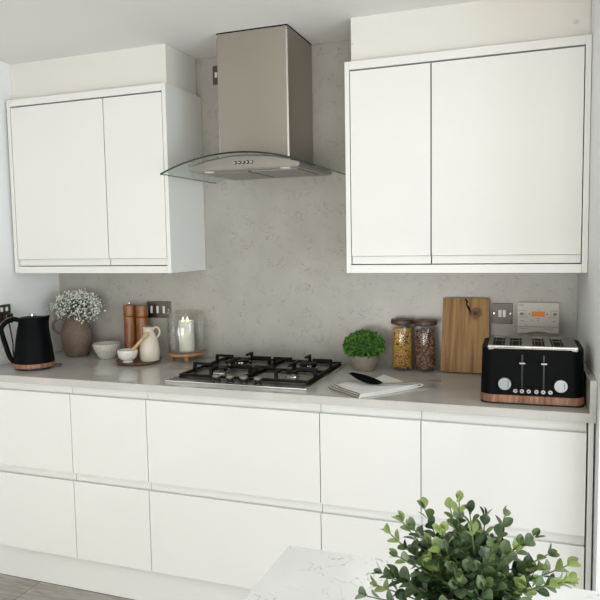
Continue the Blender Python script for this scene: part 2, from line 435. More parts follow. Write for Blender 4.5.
# worktop and upstand
bm = bmesh.new()
prism(bm, [(XL+.0005, -.0005), (wx(0)-.001, -.0005), (wx(-.637)-.001, -.637), (XL+.0005, -.637)], 'z', WT-.0302, WT)
bmesh.ops.bevel(bm, geom=[e for e in bm.edges if abs(e.verts[0].co.y+.637) < 1e-3 and abs(e.verts[1].co.y+.637) < 1e-3], offset=.0015, segments=2, affect='EDGES')
tag(obj('worktop', bm, 'quartz_top'), 'long pale quartz worktop over the drawer units', 'worktop')
bm = bmesh.new()
prism(bm, [(wx(0)-.021, -.001), (wx(0)-.0015, -.001), (wx(-.637)-.0015, -.637), (wx(-.637)-.021, -.637)], 'z', WT+.0003, 1.0695)
tag(obj('upstand', bm, 'quartz_top', smooth=0), 'low quartz upstand against the right wall beside the toaster', 'upstand')

# ------------------------------------------------------------------ cooker hood
t = thing('cooker_hood', 'stainless steel chimney cooker hood with a curved glass canopy above the hob', 'cooker hood', (.3665, -.001, 1.82))
def Lh(bm):
    bmesh.ops.translate(bm, verts=bm.verts, vec=(-.3665, .001, -1.82)); return bm
bm = bmesh.new(); box(bm, .2082, .525, -.3058, -.001, 1.845, H-.001, bev=.002)
obj('chimney', Lh(bm), 'chimney_steel', t, smooth=0)
obj('edge_strip', Lh(B(.5185, .5256, -.3064, -.3030, 1.86, H-.02)), 'steel_edge', t)
obj('edge_strip', Lh(B(.2076, .2112, -.3062, -.3035, 1.86, H-.02)), 'steel', t)
obj('top_gasket', Lh(B(.2065, .5267, -.3075, -.001, H-.005, H-.0008)), 'black', t)
# canopy body: arched front, flat underside
gx = .3665
def arcz(x, half, rise, z0): 
    # circular arc of given half width and rise
    R = (half*half+rise*rise)/(2*rise); return z0+rise-R+math.sqrt(max(R*R-(x-gx)**2, 0))
bm = bmesh.new()
xs = [gx-.244+.488*i/32 for i in range(33)]
poly = [(xs[0], 1.822)]+[(x, max(1.826, arcz(x, .335, .068, 1.812)-.009)) for x in xs]+[(xs[-1], 1.822)]
prism(bm, poly, 'y', -.422, -.002)
obj('canopy_body', Lh(bm), 'steel_h', t, smooth=25)
obj('underside_panel', Lh(B(gx-.235, gx+.235, -.41, -.01, 1.8195, 1.8222)), 'steel_h', t)
for s in (-1, 1):
    obj('grease_filter', Lh(B(gx+s*.108-.100, gx+s*.108+.100, -.35, -.07, 1.816, 1.8196, bev=.001)), 'dark_steel', t)
for s in (-1, 1):
    bm = bmesh.new(); lathe(bm, [(0, 1.8165), (.02, 1.8165), (.022, 1.8195), (0, 1.8195)], 24, gx+s*.17, -.382)
    obj('hood_lamp', Lh(bm), 'white_plastic', t)
for i in range(5):
    x = .334+i*.0185
    bm = bmesh.new(); bmesh.ops.create_cone(bm, cap_ends=True, segments=16, radius1=.0052, radius2=.0045, depth=.006)
    bmesh.ops.rotate(bm, verts=bm.verts, matrix=Matrix.Rotation(PI/2, 3, 'X')); bmesh.ops.translate(bm, verts=bm.verts, vec=(x, -.4245, 1.846))
    k = obj('push_button', Lh(bm), 'chrome', t)
    bm = bmesh.new(); bmesh.ops.create_cone(bm, cap_ends=True, segments=16, radius1=.0072, radius2=.0072, depth=.002)
    bmesh.ops.rotate(bm, verts=bm.verts, matrix=Matrix.Rotation(PI/2, 3, 'X')); bmesh.ops.translate(bm, verts=bm.verts, vec=(x, -.4225, 1.846))
    obj('button_surround', Lh(bm), 'black', t)
# glass: thin arched sheet
bm = bmesh.new(); n = 48; th = .006
top = []; bot = []
for i in range(n+1):
    x = gx-.335+.67*i/n; z = arcz(x, .335, .068, 1.812)
    top.append((x, z)); bot.append((x, z-th))
bm2 = bmesh.new()
prism(bm, top+bot[::-1], 'y', -.4985, -.003)
obj('glass_canopy', Lh(bm), 'glass_hood', t, smooth=30)
prism(bm2, [(x, z+.0004) for x, z in top]+[(x, z-.0004) for x, z in bot[::-1]], 'y', -.5005, -.4987)
for xa, xb in ((gx-.3362, gx-.3346), (gx+.3346, gx+.3362)): box(bm2, xa, xb, -.4986, -.003, 1.8085, 1.8120)
obj('glass_rim', Lh(bm2), 'glass_edge', t, smooth=30)

# ------------------------------------------------------------------ gas hob
t = thing('gas_hob', 'stainless steel four burner gas hob with black cast iron pan supports', 'hob', (.3725, -.307, WT))
def Lo(bm):
    bmesh.ops.translate(bm, verts=bm.verts, vec=(-.3725, .307, -WT)); return bm
obj('hob_plate', Lo(B(.069, .676, -.573, -.042, WT+.0003, WT+.0065, bev=.0025)), 'hob_steel', t)
obj('side_trim', Lo(B(.6735, .679, -.5735, -.0415, WT+.0003, WT+.0085, bev=.0015)), 'steel_edge', t)
obj('side_trim', Lo(B(.066, .0715, -.5735, -.0415, WT+.0003, WT+.0085, bev=.0015)), 'steel_edge', t)
obj('front_trim', Lo(B(.0718, .6732, -.5738, -.5665, WT+.0003, WT+.0080, bev=.0015)), 'steel_edge', t)
burn = [(.205, -.355, .036), (.205, -.155, .046), (.54, -.355, .026), (.54, -.155, .040)]
z0 = WT+.0065
for x, y, r in burn:
    bm = bmesh.new()
    lathe(bm, [(0, z0), (r*1.25, z0), (r*1.22, z0+.004), (r, z0+.006), (r*.98, z0+.015), (0, z0+.015)], 36, x, y)
    bu = obj('burner', Lo(bm), 'steel', t)
    bm = bmesh.new()
    lathe(bm, [(0, z0+.0152), (r*.95, z0+.0152), (r*.97, z0+.019), (r*.88, z0+.023), (0, z0+.0242)], 36, x, y)
    obj('burner_cap', Lo(bm), 'iron', t)
for i in range(4):
    x = .281+i*.0605; y = -.533
    bm = bmesh.new()
    lathe(bm, [(0, z0), (.017, z0), (.0165, z0+.004), (.012, z0+.006), (.0135, z0+.018), (.0, z0+.018)], 28, x, y)
    kn = obj('control_knob', Lo(bm), 'black_gloss', t)
    bm = bmesh.new()
    lathe(bm, [(0, z0+.0182), (.0175, z0+.0182), (.0185, z0+.022), (.015, z0+.0275), (0, z0+.0285)], 28, x, y)
    obj('knob_cap', Lo(bm), 'steel_h', t)
def pan_support(xa, xb, ya, yb):
    bm = bmesh.new(); w = .0055; zl, zh = WT+.0095, WT+.0205; zt = WT+.050
    box(bm, xa-w, xb+w, ya-w, ya+w, zl, zh, bev=.0015); box(bm, xa-w, xb+w, yb-w, yb+w, zl, zh, bev=.0015)
    box(bm, xa-w, xa+w, ya+w, yb-w, zl, zh, bev=.0015); box(bm, xb-w, xb+w, ya+w, yb-w, zl, zh, bev=.0015)
    ym = (ya+yb)/2
    box(bm, xa+w, xb-w, ym-w, ym+w, zl, zh, bev=.0015)
    xm = (xa+xb)/2
    def finger(px, py, dx, dy, ln, foot=True):
        # upright post on the frame with a horizontal arm reaching towards the burner
        pts = [(px, py, zl+.002), (px+dx*.004, py+dy*.004, zt-.005), (px+dx*.010, py+dy*.010, zt-.001), (px+dx*ln, py+dy*ln, zt-.001)]
        n = Vector((-dy, dx, 0)).normalized(); ww = .0052
        prof = [(0, zl), (.002, zt), (ln, zt), (ln+.003, zt-.004), (ln, zt-.010), (.015, zt-.010), (.013, zl)]
        r0 = [bm.verts.new((px+dx*s+n.x*ww, py+dy*s+n.y*ww, z)) for s, z in prof]
        r1 = [bm.verts.new((px+dx*s-n.x*ww, py+dy*s-n.y*ww, z)) for s, z in prof]
        k = len(prof)
        for i in range(k): bm.faces.new((r0[i], r0[(i+1) % k], r1[(i+1) % k], r1[i]))
        bm.faces.new(r0[::-1]); bm.faces.new(r1)
    for yc, lo, hi in (((ya+ym)/2, ya, ym), ((ym+yb)/2, ym, yb)):
        finger(xa, yc, 1, 0, .088); finger(xb, yc, -1, 0, .088)
        finger(xm, lo, 0, 1, .062); finger(xm, hi, 0, -1, .062)
    for px, py in ((xa, ya), (xb, ya), (xa, yb), (xb, yb)):
        box(bm, px-.007, px+.007, py-.007, py+.007, WT+.0066, zl+.001)
    obj('pan_support', Lo(bm), 'iron', t, smooth=25)
pan_support(.090, .3665, -.485, -.062)
pan_support(.3785, .655, -.485, -.062)

# ------------------------------------------------------------------ sockets, switches, heating controller
def plate(label, x0, x1, z0, z1, mat, kind, y=0.):
    o = thing('wall_socket' if kind == 'socket' else 'light_switch', label, 'socket' if kind == 'socket' else 'switch', ((x0+x1)/2, y, (z0+z1)/2))
    w, h = (x1-x0)/2, (z1-z0)/2
    bm = bmesh.new(); box(bm, -w, w, -.007, -.0003, -h, h, bev=.002); obj('face_plate', bm, mat, o)
    return o, w, h
o, w, h = plate('dark nickel three gang switch plate behind the candle glass', -.378, -.238, 1.155, 1.239, 'black_nickel', 'switch')
for i in range(3):
    bm = B(-.040+i*.036-.0055, -.040+i*.036+.0055, -.013, -.0071, -.018, .018, bev=.0012)
    r = obj('rocker', bm, 'white_plastic', o)
for s in (-1, 1):
    bm = bmesh.new(); bmesh.ops.create_cone(bm, cap_ends=True, segments=14, radius1=.003, radius2=.003, depth=.001)
    bmesh.ops.rotate(bm, verts=bm.verts, matrix=Matrix.Rotation(PI/2, 3, 'X')); bmesh.ops.translate(bm, verts=bm.verts, vec=(s*.057, -.0076, 0)); obj('screw', bm, 'chrome', o)
o, w, h = plate('pewter two gang switch plate between the chopping board and the heating controller', 1.309, 1.392, 1.168, 1.254, 'pewter', 'switch')
for i in (-1, 1):
    obj('rocker', B(i*.0085-.0065, i*.0085+.0065, -.012, -.0071, -.015, .015, bev=.0012), 'white_plastic', o)
    bm = bmesh.new(); bmesh.ops.create_cone(bm, cap_ends=True, segments=14, radius1=.003, radius2=.003, depth=.001)
    bmesh.ops.rotate(bm, verts=bm.verts, matrix=Matrix.Rotation(PI/2, 3, 'X')); bmesh.ops.translate(bm, verts=bm.verts, vec=(i*.033, -.0076, 0)); obj('screw', bm, 'chrome', o)
o, w, h = plate('small pewter fused switch plate high beside the hood chimney', .031, .113, 2.270, 2.357, 'pewter', 'switch')
obj('rocker', B(-.028, -.016, -.012, -.0071, -.012, .012, bev=.001), 'white_plastic', o)
obj('fuse_holder', B(.004, .026, -.010, -.0071, -.012, .012, bev=.001), 'black_gloss', o)

o = thing('heating_controller', 'warm white heating controller with an amber display on the wall above the toaster', 'heating controller', (1.4925, 0, 1.1975))
bm = bmesh.new()
cw, ch = .0795, .0625
bot = [(cw, -ch), (cw*.55, -ch), (cw*.3, -ch+.005), (0, -ch+.007), (-cw*.3, -ch+.005), (-cw*.55, -ch), (-cw, -ch)]
prism(bm, [(-cw, ch), (cw, ch)]+bot, 'y', -.024, 0)
for (x, z, ww, hh) in [(-.066, .052, .010, .0012), (0, .033, .005, .0008), (0, -.002, .006, .001), (-.064, .029, .012, .0007), (.064, .029, .012, .0007),
                       (-.064, .002, .012, .0007), (.064, .002, .012, .0007), (-.050, .015, .0005, .013), (.050, .015, .0005, .013), (-.062, -.013, .008, .001), (.062, -.013, .006, .001),
                       (-.042, .002, .004, .001), (.042, .002, .004, .001), (-.026, -.010, .002, .0012), (0, -.010, .004, .001), (-.045, -.030, .003, .0012), (.045, -.032, .003, .0012), (-.055, -.045, .014, .0006), (.04, -.045, .016, .0006)]:
    box(bm, x-ww, x+ww, -.0248, -.0239, z-hh, z+hh, mat=1)
obj('casing', bm, ['grey_white', 'mark'], o, smooth=20)
obj('flap', B(-cw+.001, cw-.001, -.0262, -.0242, -.0375, -.0362), 'mark', o)
obj('display', B(-.0255, .0255, -.0262, -.0242, .006, .026, bev=.0006), 'orange', o)
for s in (-1, 1):
    bm = bmesh.new(); bmesh.ops.create_cone(bm, cap_ends=True, segments=20, radius1=.008, radius2=.007, depth=.003)
    bmesh.ops.scale(bm, vec=(1, .75, 1), verts=bm.verts)
    bmesh.ops.rotate(bm, verts=bm.verts, matrix=Matrix.Rotation(PI/2, 3, 'X')); bmesh.ops.translate(bm, verts=bm.verts, vec=(s*.064, -.0255, .015)); obj('push_button', bm, 'pot', o)
    bm = bmesh.new(); bmesh.ops.create_cone(bm, cap_ends=True, segments=3, radius1=.005, radius2=.004, depth=.002)
    bmesh.ops.rotate(bm, verts=bm.verts, matrix=Matrix.Rotation(s*PI/2, 3, 'Z'))
    bmesh.ops.rotate(bm, verts=bm.verts, matrix=Matrix.Rotation(PI/2, 3, 'X')); bmesh.ops.translate(bm, verts=bm.verts, vec=(s*.034, -.025, .015)); obj('arrow_button', bm, 'pot', o)
# socket on the left wall with the kettle plug
o = thing('wall_socket', 'dark nickel double socket on the left wall behind the kettle', 'socket', (XL, -.432, 1.205))
bm = bmesh.new(); box(bm, .0003, .007, -.072, .072, -.044, .044, bev=.002)
for sg in (-1, 1):
    for (dy, dz, a, b) in ((0, -.006, .002, .005), (-.010, -.026, .004, .002), (.010, -.026, .004, .002)):
        box(bm, .0068, .0074, sg*.034+dy-a, sg*.034+dy+a, dz-b, dz+b, mat=1)
obj('face_plate', bm, ['black_nickel', 'white_plastic'], o)
for s in (-1, 1):
    obj('rocker', B(.0071, .012, s*.016+.028-.006, s*.016+.028+.006, .012, .032, bev=.001), 'white_plastic', o)
# ------------------------------------------------------------------ kettle
ang = math.atan2(.67, .742)
t = thing('kettle', 'matt black electric kettle with a wood effect base band, left end of the worktop', 'kettle', (-.699, -.457, WT), ang)
bm = bmesh.new(); lathe(bm, [(0, .001), (.078, .001), (.082, .004), (.082, .009), (0, .009)], 48)
prism(bm, [(.06, -.028), (.112, -.018), (.118, 0), (.112, .018), (.06, .028)], 'z', .001, .010)
obj('power_base', bm, 'black_gloss', t)
bm = bmesh.new(); lathe(bm, [(0, .0095), (.088, .0095), (.0925, .013), (.0925, .026), (.0905, .030), (0, .030)], 64)
obj('wood_band', bm, 'copper_wood', t)
bm = bmesh.new()
rings = lathe(bm, [(0, .0302), (.0895, .0302), (.0895, .034), (.087, .06), (.082, .10), (.076, .14), (.069, .18), (.063, .21), (.060, .228), (.0595, .236), (.057, .2365), (.055, .231), (0, .231)], 64)
for rg in rings[5:11]:
    for v in rg:
        a = math.atan2(v.co.y, v.co.x)
        if abs(a) < .7 and v.co.z > .15:
            k = (math.cos(a/.7*PI)+1)/2; f = ((v.co.z-.15)/.086)**2.2
            v.co.x += .018*k*f; v.co.z += .006*k*f
        if v.co.z > .2 and abs(a) > 2.2: v.co.z -= .006*(abs(a)-2.2)
obj('body', bm, 'black', t)
bm = bmesh.new(); lathe(bm, [(0, .2312), (.0535, .2312), (.052, .238), (.035, .2405), (0, .2410)], 48)
ld = obj('lid', bm, 'black', t)
bm = bmesh.new(); lathe(bm, [(0, .241), (.007, .241), (.007, .250), (0, .250)], 20)
lathe(bm, [(0, .2502), (.017, .2502), (.0175, .253), (.015, .2555), (0, .256)], 28)
obj('lid_knob', bm, 'chrome', t)
ctrl = [(-.055, 0, .226), (-.085, 0, .232), (-.116, 0, .216), (-.133, 0, .190), (-.128, 0, .155), (-.117, 0, .11), (-.104, 0, .062), (-.086, 0, .034)]
pts = spline(ctrl, 8)
bm = bmesh.new(); tube(bm, pts, [.011]*len(pts), 14, flat=(0, 1, 0, 1.25)); obj('handle', bm, 'black', t)
bm = bmesh.new()
cen = Vector((-.06, 0, .13)); q = []
for p in pts[8:-6]:
    d = (p-cen); d.y = 0; q.append(p+d.normalized()*.0085)
tube(bm, q, [.0045]*len(q), 10, flat=(0, 1, 0, 1.6)); obj('handle_strip', bm, 'band_dark', t)
# plug and flex belong to the kettle's flex: one thing lying on the worktop
o = thing('power_plug', 'black plug in the left wall socket with its flex dropping to the worktop', 'plug', (XL+.0078, -.432, 1.19))
bm = bmesh.new(); box(bm, .0005, .030, .012, .056, -.030, .016, bev=.006, seg=3); obj('plug_body', bm, 'black_gloss', o)
bm = bmesh.new()
tube(bm, spline([(.020, .034, -.028), (.028, .032, -.060), (.046, .024, -.12), (.052, .018, -.175), (.060, .03, -.2190), (.070, .085, -.2225), (.10, .12, -.2225)], 8), .0034, 10)
obj('flex', bm, 'black_gloss', o)

# ------------------------------------------------------------------ brown jug of gypsophila
t = thing('stoneware_jug', 'brown stoneware jug with a side handle, holding white flowers', 'jug', (-.732, -.112, WT), ang)
bm = bmesh.new()
prof = [(0, .001), (.050, .001), (.056, .006), (.066, .030), (.075, .065), (.079, .100), (.077, .130), (.068, .158), (.056, .176), (.050, .187), (.050, .194), (.053, .202), (.050, .204), (.045, .196), (.045, .186), (.060, .15), (.070, .10), (.060, .03), (0, .015)]
lathe(bm, [(r*.985, z*.985) for r, z in prof], 56)
obj('body', bm, 'terracotta', t)
bm = bmesh.new(); tube(bm, spline([(-.046, 0, .184), (-.072, 0, .196), (-.100, 0, .188), (-.112, 0, .162), (-.102, 0, .134), (-.076, 0, .118)], 7), .0085, 12, flat=(0, 1, 0, 1.3))
obj('handle', bm, 'terracotta', t)
fl = thing('gypsophila_bunch', 'bunch of tiny white gypsophila flowers standing in the brown jug', 'flowers', (-.732, -.112, WT+.17))
rnd = random.Random(3)
bs = bmesh.new(); bf = bmesh.new()
def blossom(bm, p, r, rnd, mi):
    c = Vector(p); n = Vector((rnd.gauss(0, 1), rnd.gauss(-.4, 1), rnd.gauss(.5, 1))).normalized()
    a = n.orthogonal().normalized(); b = n.cross(a)
    cv = bm.verts.new(c+n*r*.5); ph = rnd.random()*6
    ring = []
    for k in range(10):
        th = ph+2*PI*k/10; rr = r*(1.0 if k % 2 == 0 else .55)
        ring.append(bm.verts.new(c+(a*math.cos(th)+b*math.sin(th))*rr+n*(r*.25 if k % 2 == 0 else -.1*r)))
    bv = bm.verts.new(c-n*r*.4)
    for k in range(10):
        bm.faces.new((cv, ring[k], ring[(k+1) % 10])).material_index = mi
        bm.faces.new((bv, ring[(k+1) % 10], ring[k])).material_index = mi
for i in range(95):
    a = rnd.random()*2*PI; e = rnd.random()**.5
    tip = Vector((math.cos(a)*e*.132+.004, max(-.10, min(.085, math.sin(a)*e*.09)), .052+.094*math.sqrt(max(0, 1-e*e*.93))+rnd.uniform(-.02, .008)))
    if rnd.random() < .25: tip.z = rnd.uniform(.035, .07)
    base = Vector((rnd.uniform(-.02, .02), rnd.uniform(-.02, .02), -.06)); mid = Vector((tip.x*.35, tip.y*.35, .035))
    tube(bs, spline([base, mid, tip*.85+Vector((0, 0, .01)), tip], 4), .0008, 4)
    for k in range(13):
        p = tip+Vector((rnd.gauss(0, .014), rnd.gauss(0, .013), rnd.gauss(-.004, .013)))
        p.y = min(p.y, .103)
        q = tip.lerp(mid, rnd.uniform(.1, .5))
        tube(bs, [q, q.lerp(p, .6)+Vector((0, 0, -.002)), p], .0005, 3)
        blossom(bf, p, rnd.uniform(.0042, .0072), rnd, 0 if rnd.random() < .8 else 1)
# leafy green filler low in the neck
for i in range(110):
    a = rnd.random()*2*PI; r = rnd.random()**.5*.06
    p = Vector((math.cos(a)*r, math.sin(a)*r*.9, rnd.uniform(.03, .085))); d = Vector((rnd.gauss(0, 1), rnd.gauss(0, 1), .8)).normalized()*rnd.uniform(.012, .022)
    s = d.cross(Vector((rnd.random(), rnd.random(), rnd.random()))).normalized()*.0022
    vs = [bs.verts.new(p), bs.verts.new(p+d*.5+s), bs.verts.new(p+d), bs.verts.new(p+d*.5-s)]; bs.faces.new(vs)
obj('stems', bs, 'stem', fl, smooth=0)
o = obj('blossoms', bf, ['petal', 'petal2'], fl, smooth=0); o['kind'] = 'stuff'

# ------------------------------------------------------------------ bowl
t = thing('stoneware_bowl', 'off-white speckled bowl beside the brown jug, bare clay rim', 'bowl', (-.530, -.140, WT))
KB = 1.07
bm = bmesh.new()
lathe(bm, [(r*KB, z*1.03) for r, z in [(0, .0008), (.034, .0008), (.037, .004), (.050, .028), (.061, .052), (.0645, .068), (.0640, .0725), (.0605, .0728), (.0585, .066), (.050, .036), (.035, .012), (0, .008)]], 56)
obj('body', bm, 'bowl_glaze', t)
bm = bmesh.new(); lathe(bm, [(r*KB, z*1.03) for r, z in [(.0643, .0732), (.0628, .0752), (.0608, .0732), (.0643, .0732)]], 56)
obj('rim', bm, 'bowl_rim', t)

# ------------------------------------------------------------------ tray with jug, mortar
t = obj('round_tray', bmesh.new(), 'tray_wood')
bm = bmesh.new(); lathe(bm, [(0, .001), (.092, .001), (.105, .006), (.107, .014), (.104, .0155), (.098, .0115), (0, .0105)], 64); bmesh.ops.recalc_face_normals(bm, faces=bm.faces[:]); bm.to_mesh(t.data); bm.free()
for p in t.data.polygons: p.use_smooth = True
t.data.set_sharp_from_angle(angle=math.radians(35))
t.location = (-.301, -.2085, WT); tag(t, 'round dark wooden tray under the cream jug and the mortar', 'tray')
TZ = WT+.0108
t = thing('mortar', 'small white footed mortar bowl at the front left of the wooden tray', 'mortar', (-.318, -.272, TZ))
bm = bmesh.new()
lathe(bm, [(0, .0005), (.024, .0005), (.025, .004), (.022, .010), (.030, .014), (.041, .026), (.0465, .044), (.0475, .058), (.0465, .060), (.043, .058), (.040, .040), (.030, .024), (0, .018)], 48)
obj('body', bm, 'mortar_white', t)
bm = bmesh.new()
P0, P1 = Vector((-.008, .0, .026)), Vector((.121, -.008, .143))
d = (P1-P0)
prf = [(0, .0125), (.06, .0145), (.14, .0125), (.22, .0085), (.6, .0075), (.82, .0085), (.90, .0115), (.97, .0115), (1.0, .006)]
tube(bm, [P0+d*s for s, _ in prf], [r for _, r in prf], 16)
o = obj('pestle', bm, 'pestle_wood'); o.location = (-.318, -.272, TZ); tag(o, 'pale wooden pestle leaning out of the white mortar', 'pestle')

t = thing('cream_jug', 'cream bottle shaped ceramic jug with a small handle, on the wooden tray', 'jug', (-.240, -.205, TZ), .35)
bm = bmesh.new()
rings = lathe(bm, [(0, .0005), (.040, .0005), (.044, .006), (.0465, .030), (.0465, .055), (.043, .085), (.036, .110), (.027, .130), (.022, .142), (.0215, .150), (.024, .158), (.022, .160), (.019, .152), (.020, .140), (.030, .115), (.038, .08), (.040, .03), (0, .01)], 48)
for rg in rings[8:12]:
    for v in rg:
        a = math.atan2(v.co.y, v.co.x)
        if abs(abs(a)-PI) < .7: v.co.x -= .007*(math.cos((abs(a)-PI)/.7*PI)+1)/2; v.co.z += .002
obj('body', bm, 'cream', t)
bm = bmesh.new(); tube(bm, spline([(.019, 0, .150), (.030, 0, .160), (.045, 0, .154), (.050, 0, .137), (.044, 0, .120), (.033, 0, .110)], 7), .0046, 10, flat=(0, 1, 0, 1.4))
obj('handle', bm, 'cream', t)

# ------------------------------------------------------------------ salt and pepper mills
def mill(x, y, label, hgt):
    t = thing('pepper_mill', label, 'mill', (x, y, WT), 0, 'wooden mills behind the tray')
    bm = bmesh.new(); lathe(bm, [(0, .0005), (.0285, .0005), (.0305, .003), (.0305, hgt-.060), (.027, hgt-.0575), (0, hgt-.0575)], 40); obj('body', bm, 'mill_wood', t)
    bm = bmesh.new(); lathe(bm, [(0, hgt-.057), (.0245, hgt-.057), (.0255, hgt-.0545), (.0245, hgt-.054), (.029, hgt-.0535), (.0305, hgt-.051), (.0305, hgt-.008), (.029, hgt-.0015), (.024, hgt), (0, hgt)], 40); obj('grinder_head', bm, 'mill_wood', t)
    return t
a = mill(-.440, -.066, 'tall wooden mill with a small steel knob, left of the pair', .262)
bm = bmesh.new(); lathe(bm, [(0, .2622), (.003, .2622), (.005, .268), (.004, .273), (0, .274)], 16); obj('top_knob', bm, 'chrome', a)
mill(-.372, -.060, 'tall wooden mill without a knob, just behind the cream jug', .259)

# ------------------------------------------------------------------ candle on stand
t = thing('candle_stand', 'round wooden stand on three short feet beneath the candle glass', 'stand', (-.104, -.0985, WT))
bm = bmesh.new(); lathe(bm, [(0, .030), (.088, .030), (.092, .033), (.092, .041), (.090, .0435), (0, .0435)], 56); obj('board', bm, 'stand_wood', t)
for a in (205, 300, 80):
    bm = bmesh.new(); x, y = .068*math.cos(math.radians(a)), .068*math.sin(math.radians(a))
    rbox(bm, x-.0085, x+.0085, y-.0085, y+.0085, .0005, .0302, .003, 3); obj('leg', bm, 'stand_wood', t)
GZ = WT+.0440
bm = bmesh.new(); seg = 96
def rr(r, i): return r+.0016*math.cos(i*2*PI/seg*16)
prof = [(.0, .0), (.082, .0), (.0845, .003), (.0850, .10), (.0850, .192), (.0840, .1935), (.0820, .192), (.0820, .10), (.078, .008), (0, .007)]
rings = lathe(bm, prof, seg)
for rg, (r0, z) in zip(rings, prof):
    if len(rg) == 1: continue
    for i, v in enumerate(rg):
        if .01 < z < .185:
            k = rr(r0, i)/r0; v.co.x *= k; v.co.y *= k
o = obj('hurricane_glass', bm, 'glass_fluted', smooth=60); o.location = (-.106, -.0985, GZ+.0002)
tag(o, 'clear ribbed glass cylinder around the lit candle', 'candle holder')
t = thing('pillar_candle', 'lit ivory pillar candle inside the clear glass cylinder', 'candle', (-.100, -.0985, GZ+.0078))
bm = bmesh.new(); lathe(bm, [(0, .0), (.036, .0), (.0365, .002), (.0365, .138), (.0355, .142), (.033, .141), (.028, .132), (0, .129)], 48); obj('wax_body', bm, 'wax', t)
for i, (dx, dy) in enumerate(((-.011, -.012), (.012, -.008), (.0, .012))):
    bm = bmesh.new(); tube(bm, [(dx, dy, .129), (dx+.0005, dy, .137)], .0009, 6); obj('wick', bm, 'black', t)
    bm = bmesh.new(); lathe(bm, [(0, .1375), (.0028, .140), (.0038, .144), (.0026, .151), (.001, .157), (0, .160)], 14, dx, dy); obj('flame', bm, 'flame', t)

# ------------------------------------------------------------------ small round plant
t = thing('potted_plant', 'small clipped bright green plant in a stone pot, right of the hob', 'plant', (.780, -.103, WT))
bm = bmesh.new(); lathe(bm, [(0, .0005), (.043, .0005), (.046, .004), (.058, .040), (.063, .066), (.060, .068), (.056, .064), (0, .060)], 48); obj('pot', bm, 'pot', t)
bm = bmesh.new(); rnd = random.Random(5)
bmesh.ops.create_icosphere(bm, subdivisions=3, radius=.066, matrix=Matrix.Translation((0, 0, .108)) @ Matrix.Diagonal((1.06, .9, .66, 1)))
for f in bm.faces: f.material_index = 1
def leaflet(bm, p, d, L, W, rnd, mi):
    d = d.normalized(); s = d.cross(Vector((rnd.gauss(0, 1), rnd.gauss(0, 1), rnd.gauss(0, 1)))).normalized(); n = d.cross(s)
    vs = [bm.verts.new(p), bm.verts.new(p+d*L*.35+s*W-n*W*.15), bm.verts.new(p+d*L*.75+s*W*.85+n*W*.05), bm.verts.new(p+d*L), bm.verts.new(p+d*L*.75-s*W*.85+n*W*.05), bm.verts.new(p+d*L*.35-s*W-n*W*.15), bm.verts.new(p+d*L*.5+n*W*.45)]
    for a, b in ((0, 1), (1, 2), (2, 3), (3, 4), (4, 5), (5, 0)):
        bm.faces.new((vs[a], vs[b], vs[6])).material_index = mi
for i in range(2600):
    z = rnd.uniform(-.75, 1); a = rnd.random()*2*PI; q = math.sqrt(1-z*z)
    n = Vector((q*math.cos(a), q*math.sin(a), z)); R = rnd.uniform(.80, 1.0)*(1+.03*math.sin(7*a+5*z))
    p = Vector((n.x*.087*R, n.y*.080*R, .106+n.z*.061*R)); p.y = min(p.y, .093)
    d = n+Vector((rnd.gauss(0, .5), rnd.gauss(0, .5), rnd.gauss(.15, .5)))
    leaflet(bm, p, d, rnd.uniform(.009, .014), rnd.uniform(.003, .0046), rnd, 0 if rnd.random() < .6 else 1)
obj('foliage', bm, ['moss', 'moss2'], t, smooth=0)

# ------------------------------------------------------------------ jars
def jar(x, y, r, h, lab, lidlab):
    t = thing('storage_jar', lab, 'jar', (x, y, WT))
    bm = bmesh.new()
    lathe(bm, [(0, .0005), (r-.003, .0005), (r, .004), (r, h-.010), (r-.002, h-.003), (r-.006, h), (r-.008, h-.002), (r-.0045, h-.012), (r-.003, .010), (r-.006, .006), (0, .005)], 56)
    obj('glass_body', bm, 'glass', t, smooth=50)
    bm = bmesh.new(); lathe(bm, [(0, h-.002), (r-.009, h-.002), (r-.009, h+.0005), (r+.0025, h+.001), (r+.0035, h+.004), (r+.003, h+.017), (r+.0005, h+.020), (0, h+.020)], 56)
    obj('lid', bm, 'lid_wood', t)
    return t
jar(.938, -.0535, .0455, .200, 'clear glass jar of yellow dried pasta with a dark wooden lid', '')
jar(1.039, -.0575, .0470, .198, 'clear glass jar of red brown beans with a dark wooden lid', '')
def filling(name, x, y, r, h, n, kind, mats, lab, cat, seed):
    rnd = random.Random(seed); bm = bmesh.new()
    lathe(bm, [(0, .0065), (r*.82, .0068), (r*.84, .015), (r*.84, h-.012), (r*.7, h-.009), (0, h-.008)], 30, mat=len(mats)-1)
    k = 0
    for i in range(n):
        a = rnd.random()*2*PI; z = rnd.uniform(.012, h-.006)
        top = rnd.random() < .08
        if top: q = rnd.random()**.5*r*.85; z = h-.006
        else: q = r*rnd.uniform(.85, .925)
        p = Vector((q*math.cos(a), q*math.sin(a), z))
        d = Vector((-math.sin(a), math.cos(a), 0))*rnd.uniform(-1, 1)+Vector((0, 0, rnd.uniform(-1, 1)))
        if d.length < .2: d = Vector((0, 0, 1))
        d.normalize(); mi = 0 if rnd.random() < .62 else 1
        if kind == 'pasta': tube(bm, [p-d*.0042, p+d*.0042], .0026, 6, mi)
        else: tube(bm, [p-d*.0046, p-d*.002, p+d*.002, p+d*.0046], [.0012, .0032, .0032, .0012], 6, mi)
    o = obj(name, bm, mats, smooth=60); o.location = (x, y, WT); tag(o, lab, cat, kind='stuff')
filling('dried_pasta', .938, -.0535, .0425, .185, 1150, 'pasta', ['pasta', 'pasta2', 'core_shade'], 'short yellow dried pasta filling the left glass jar', 'pasta', 11)
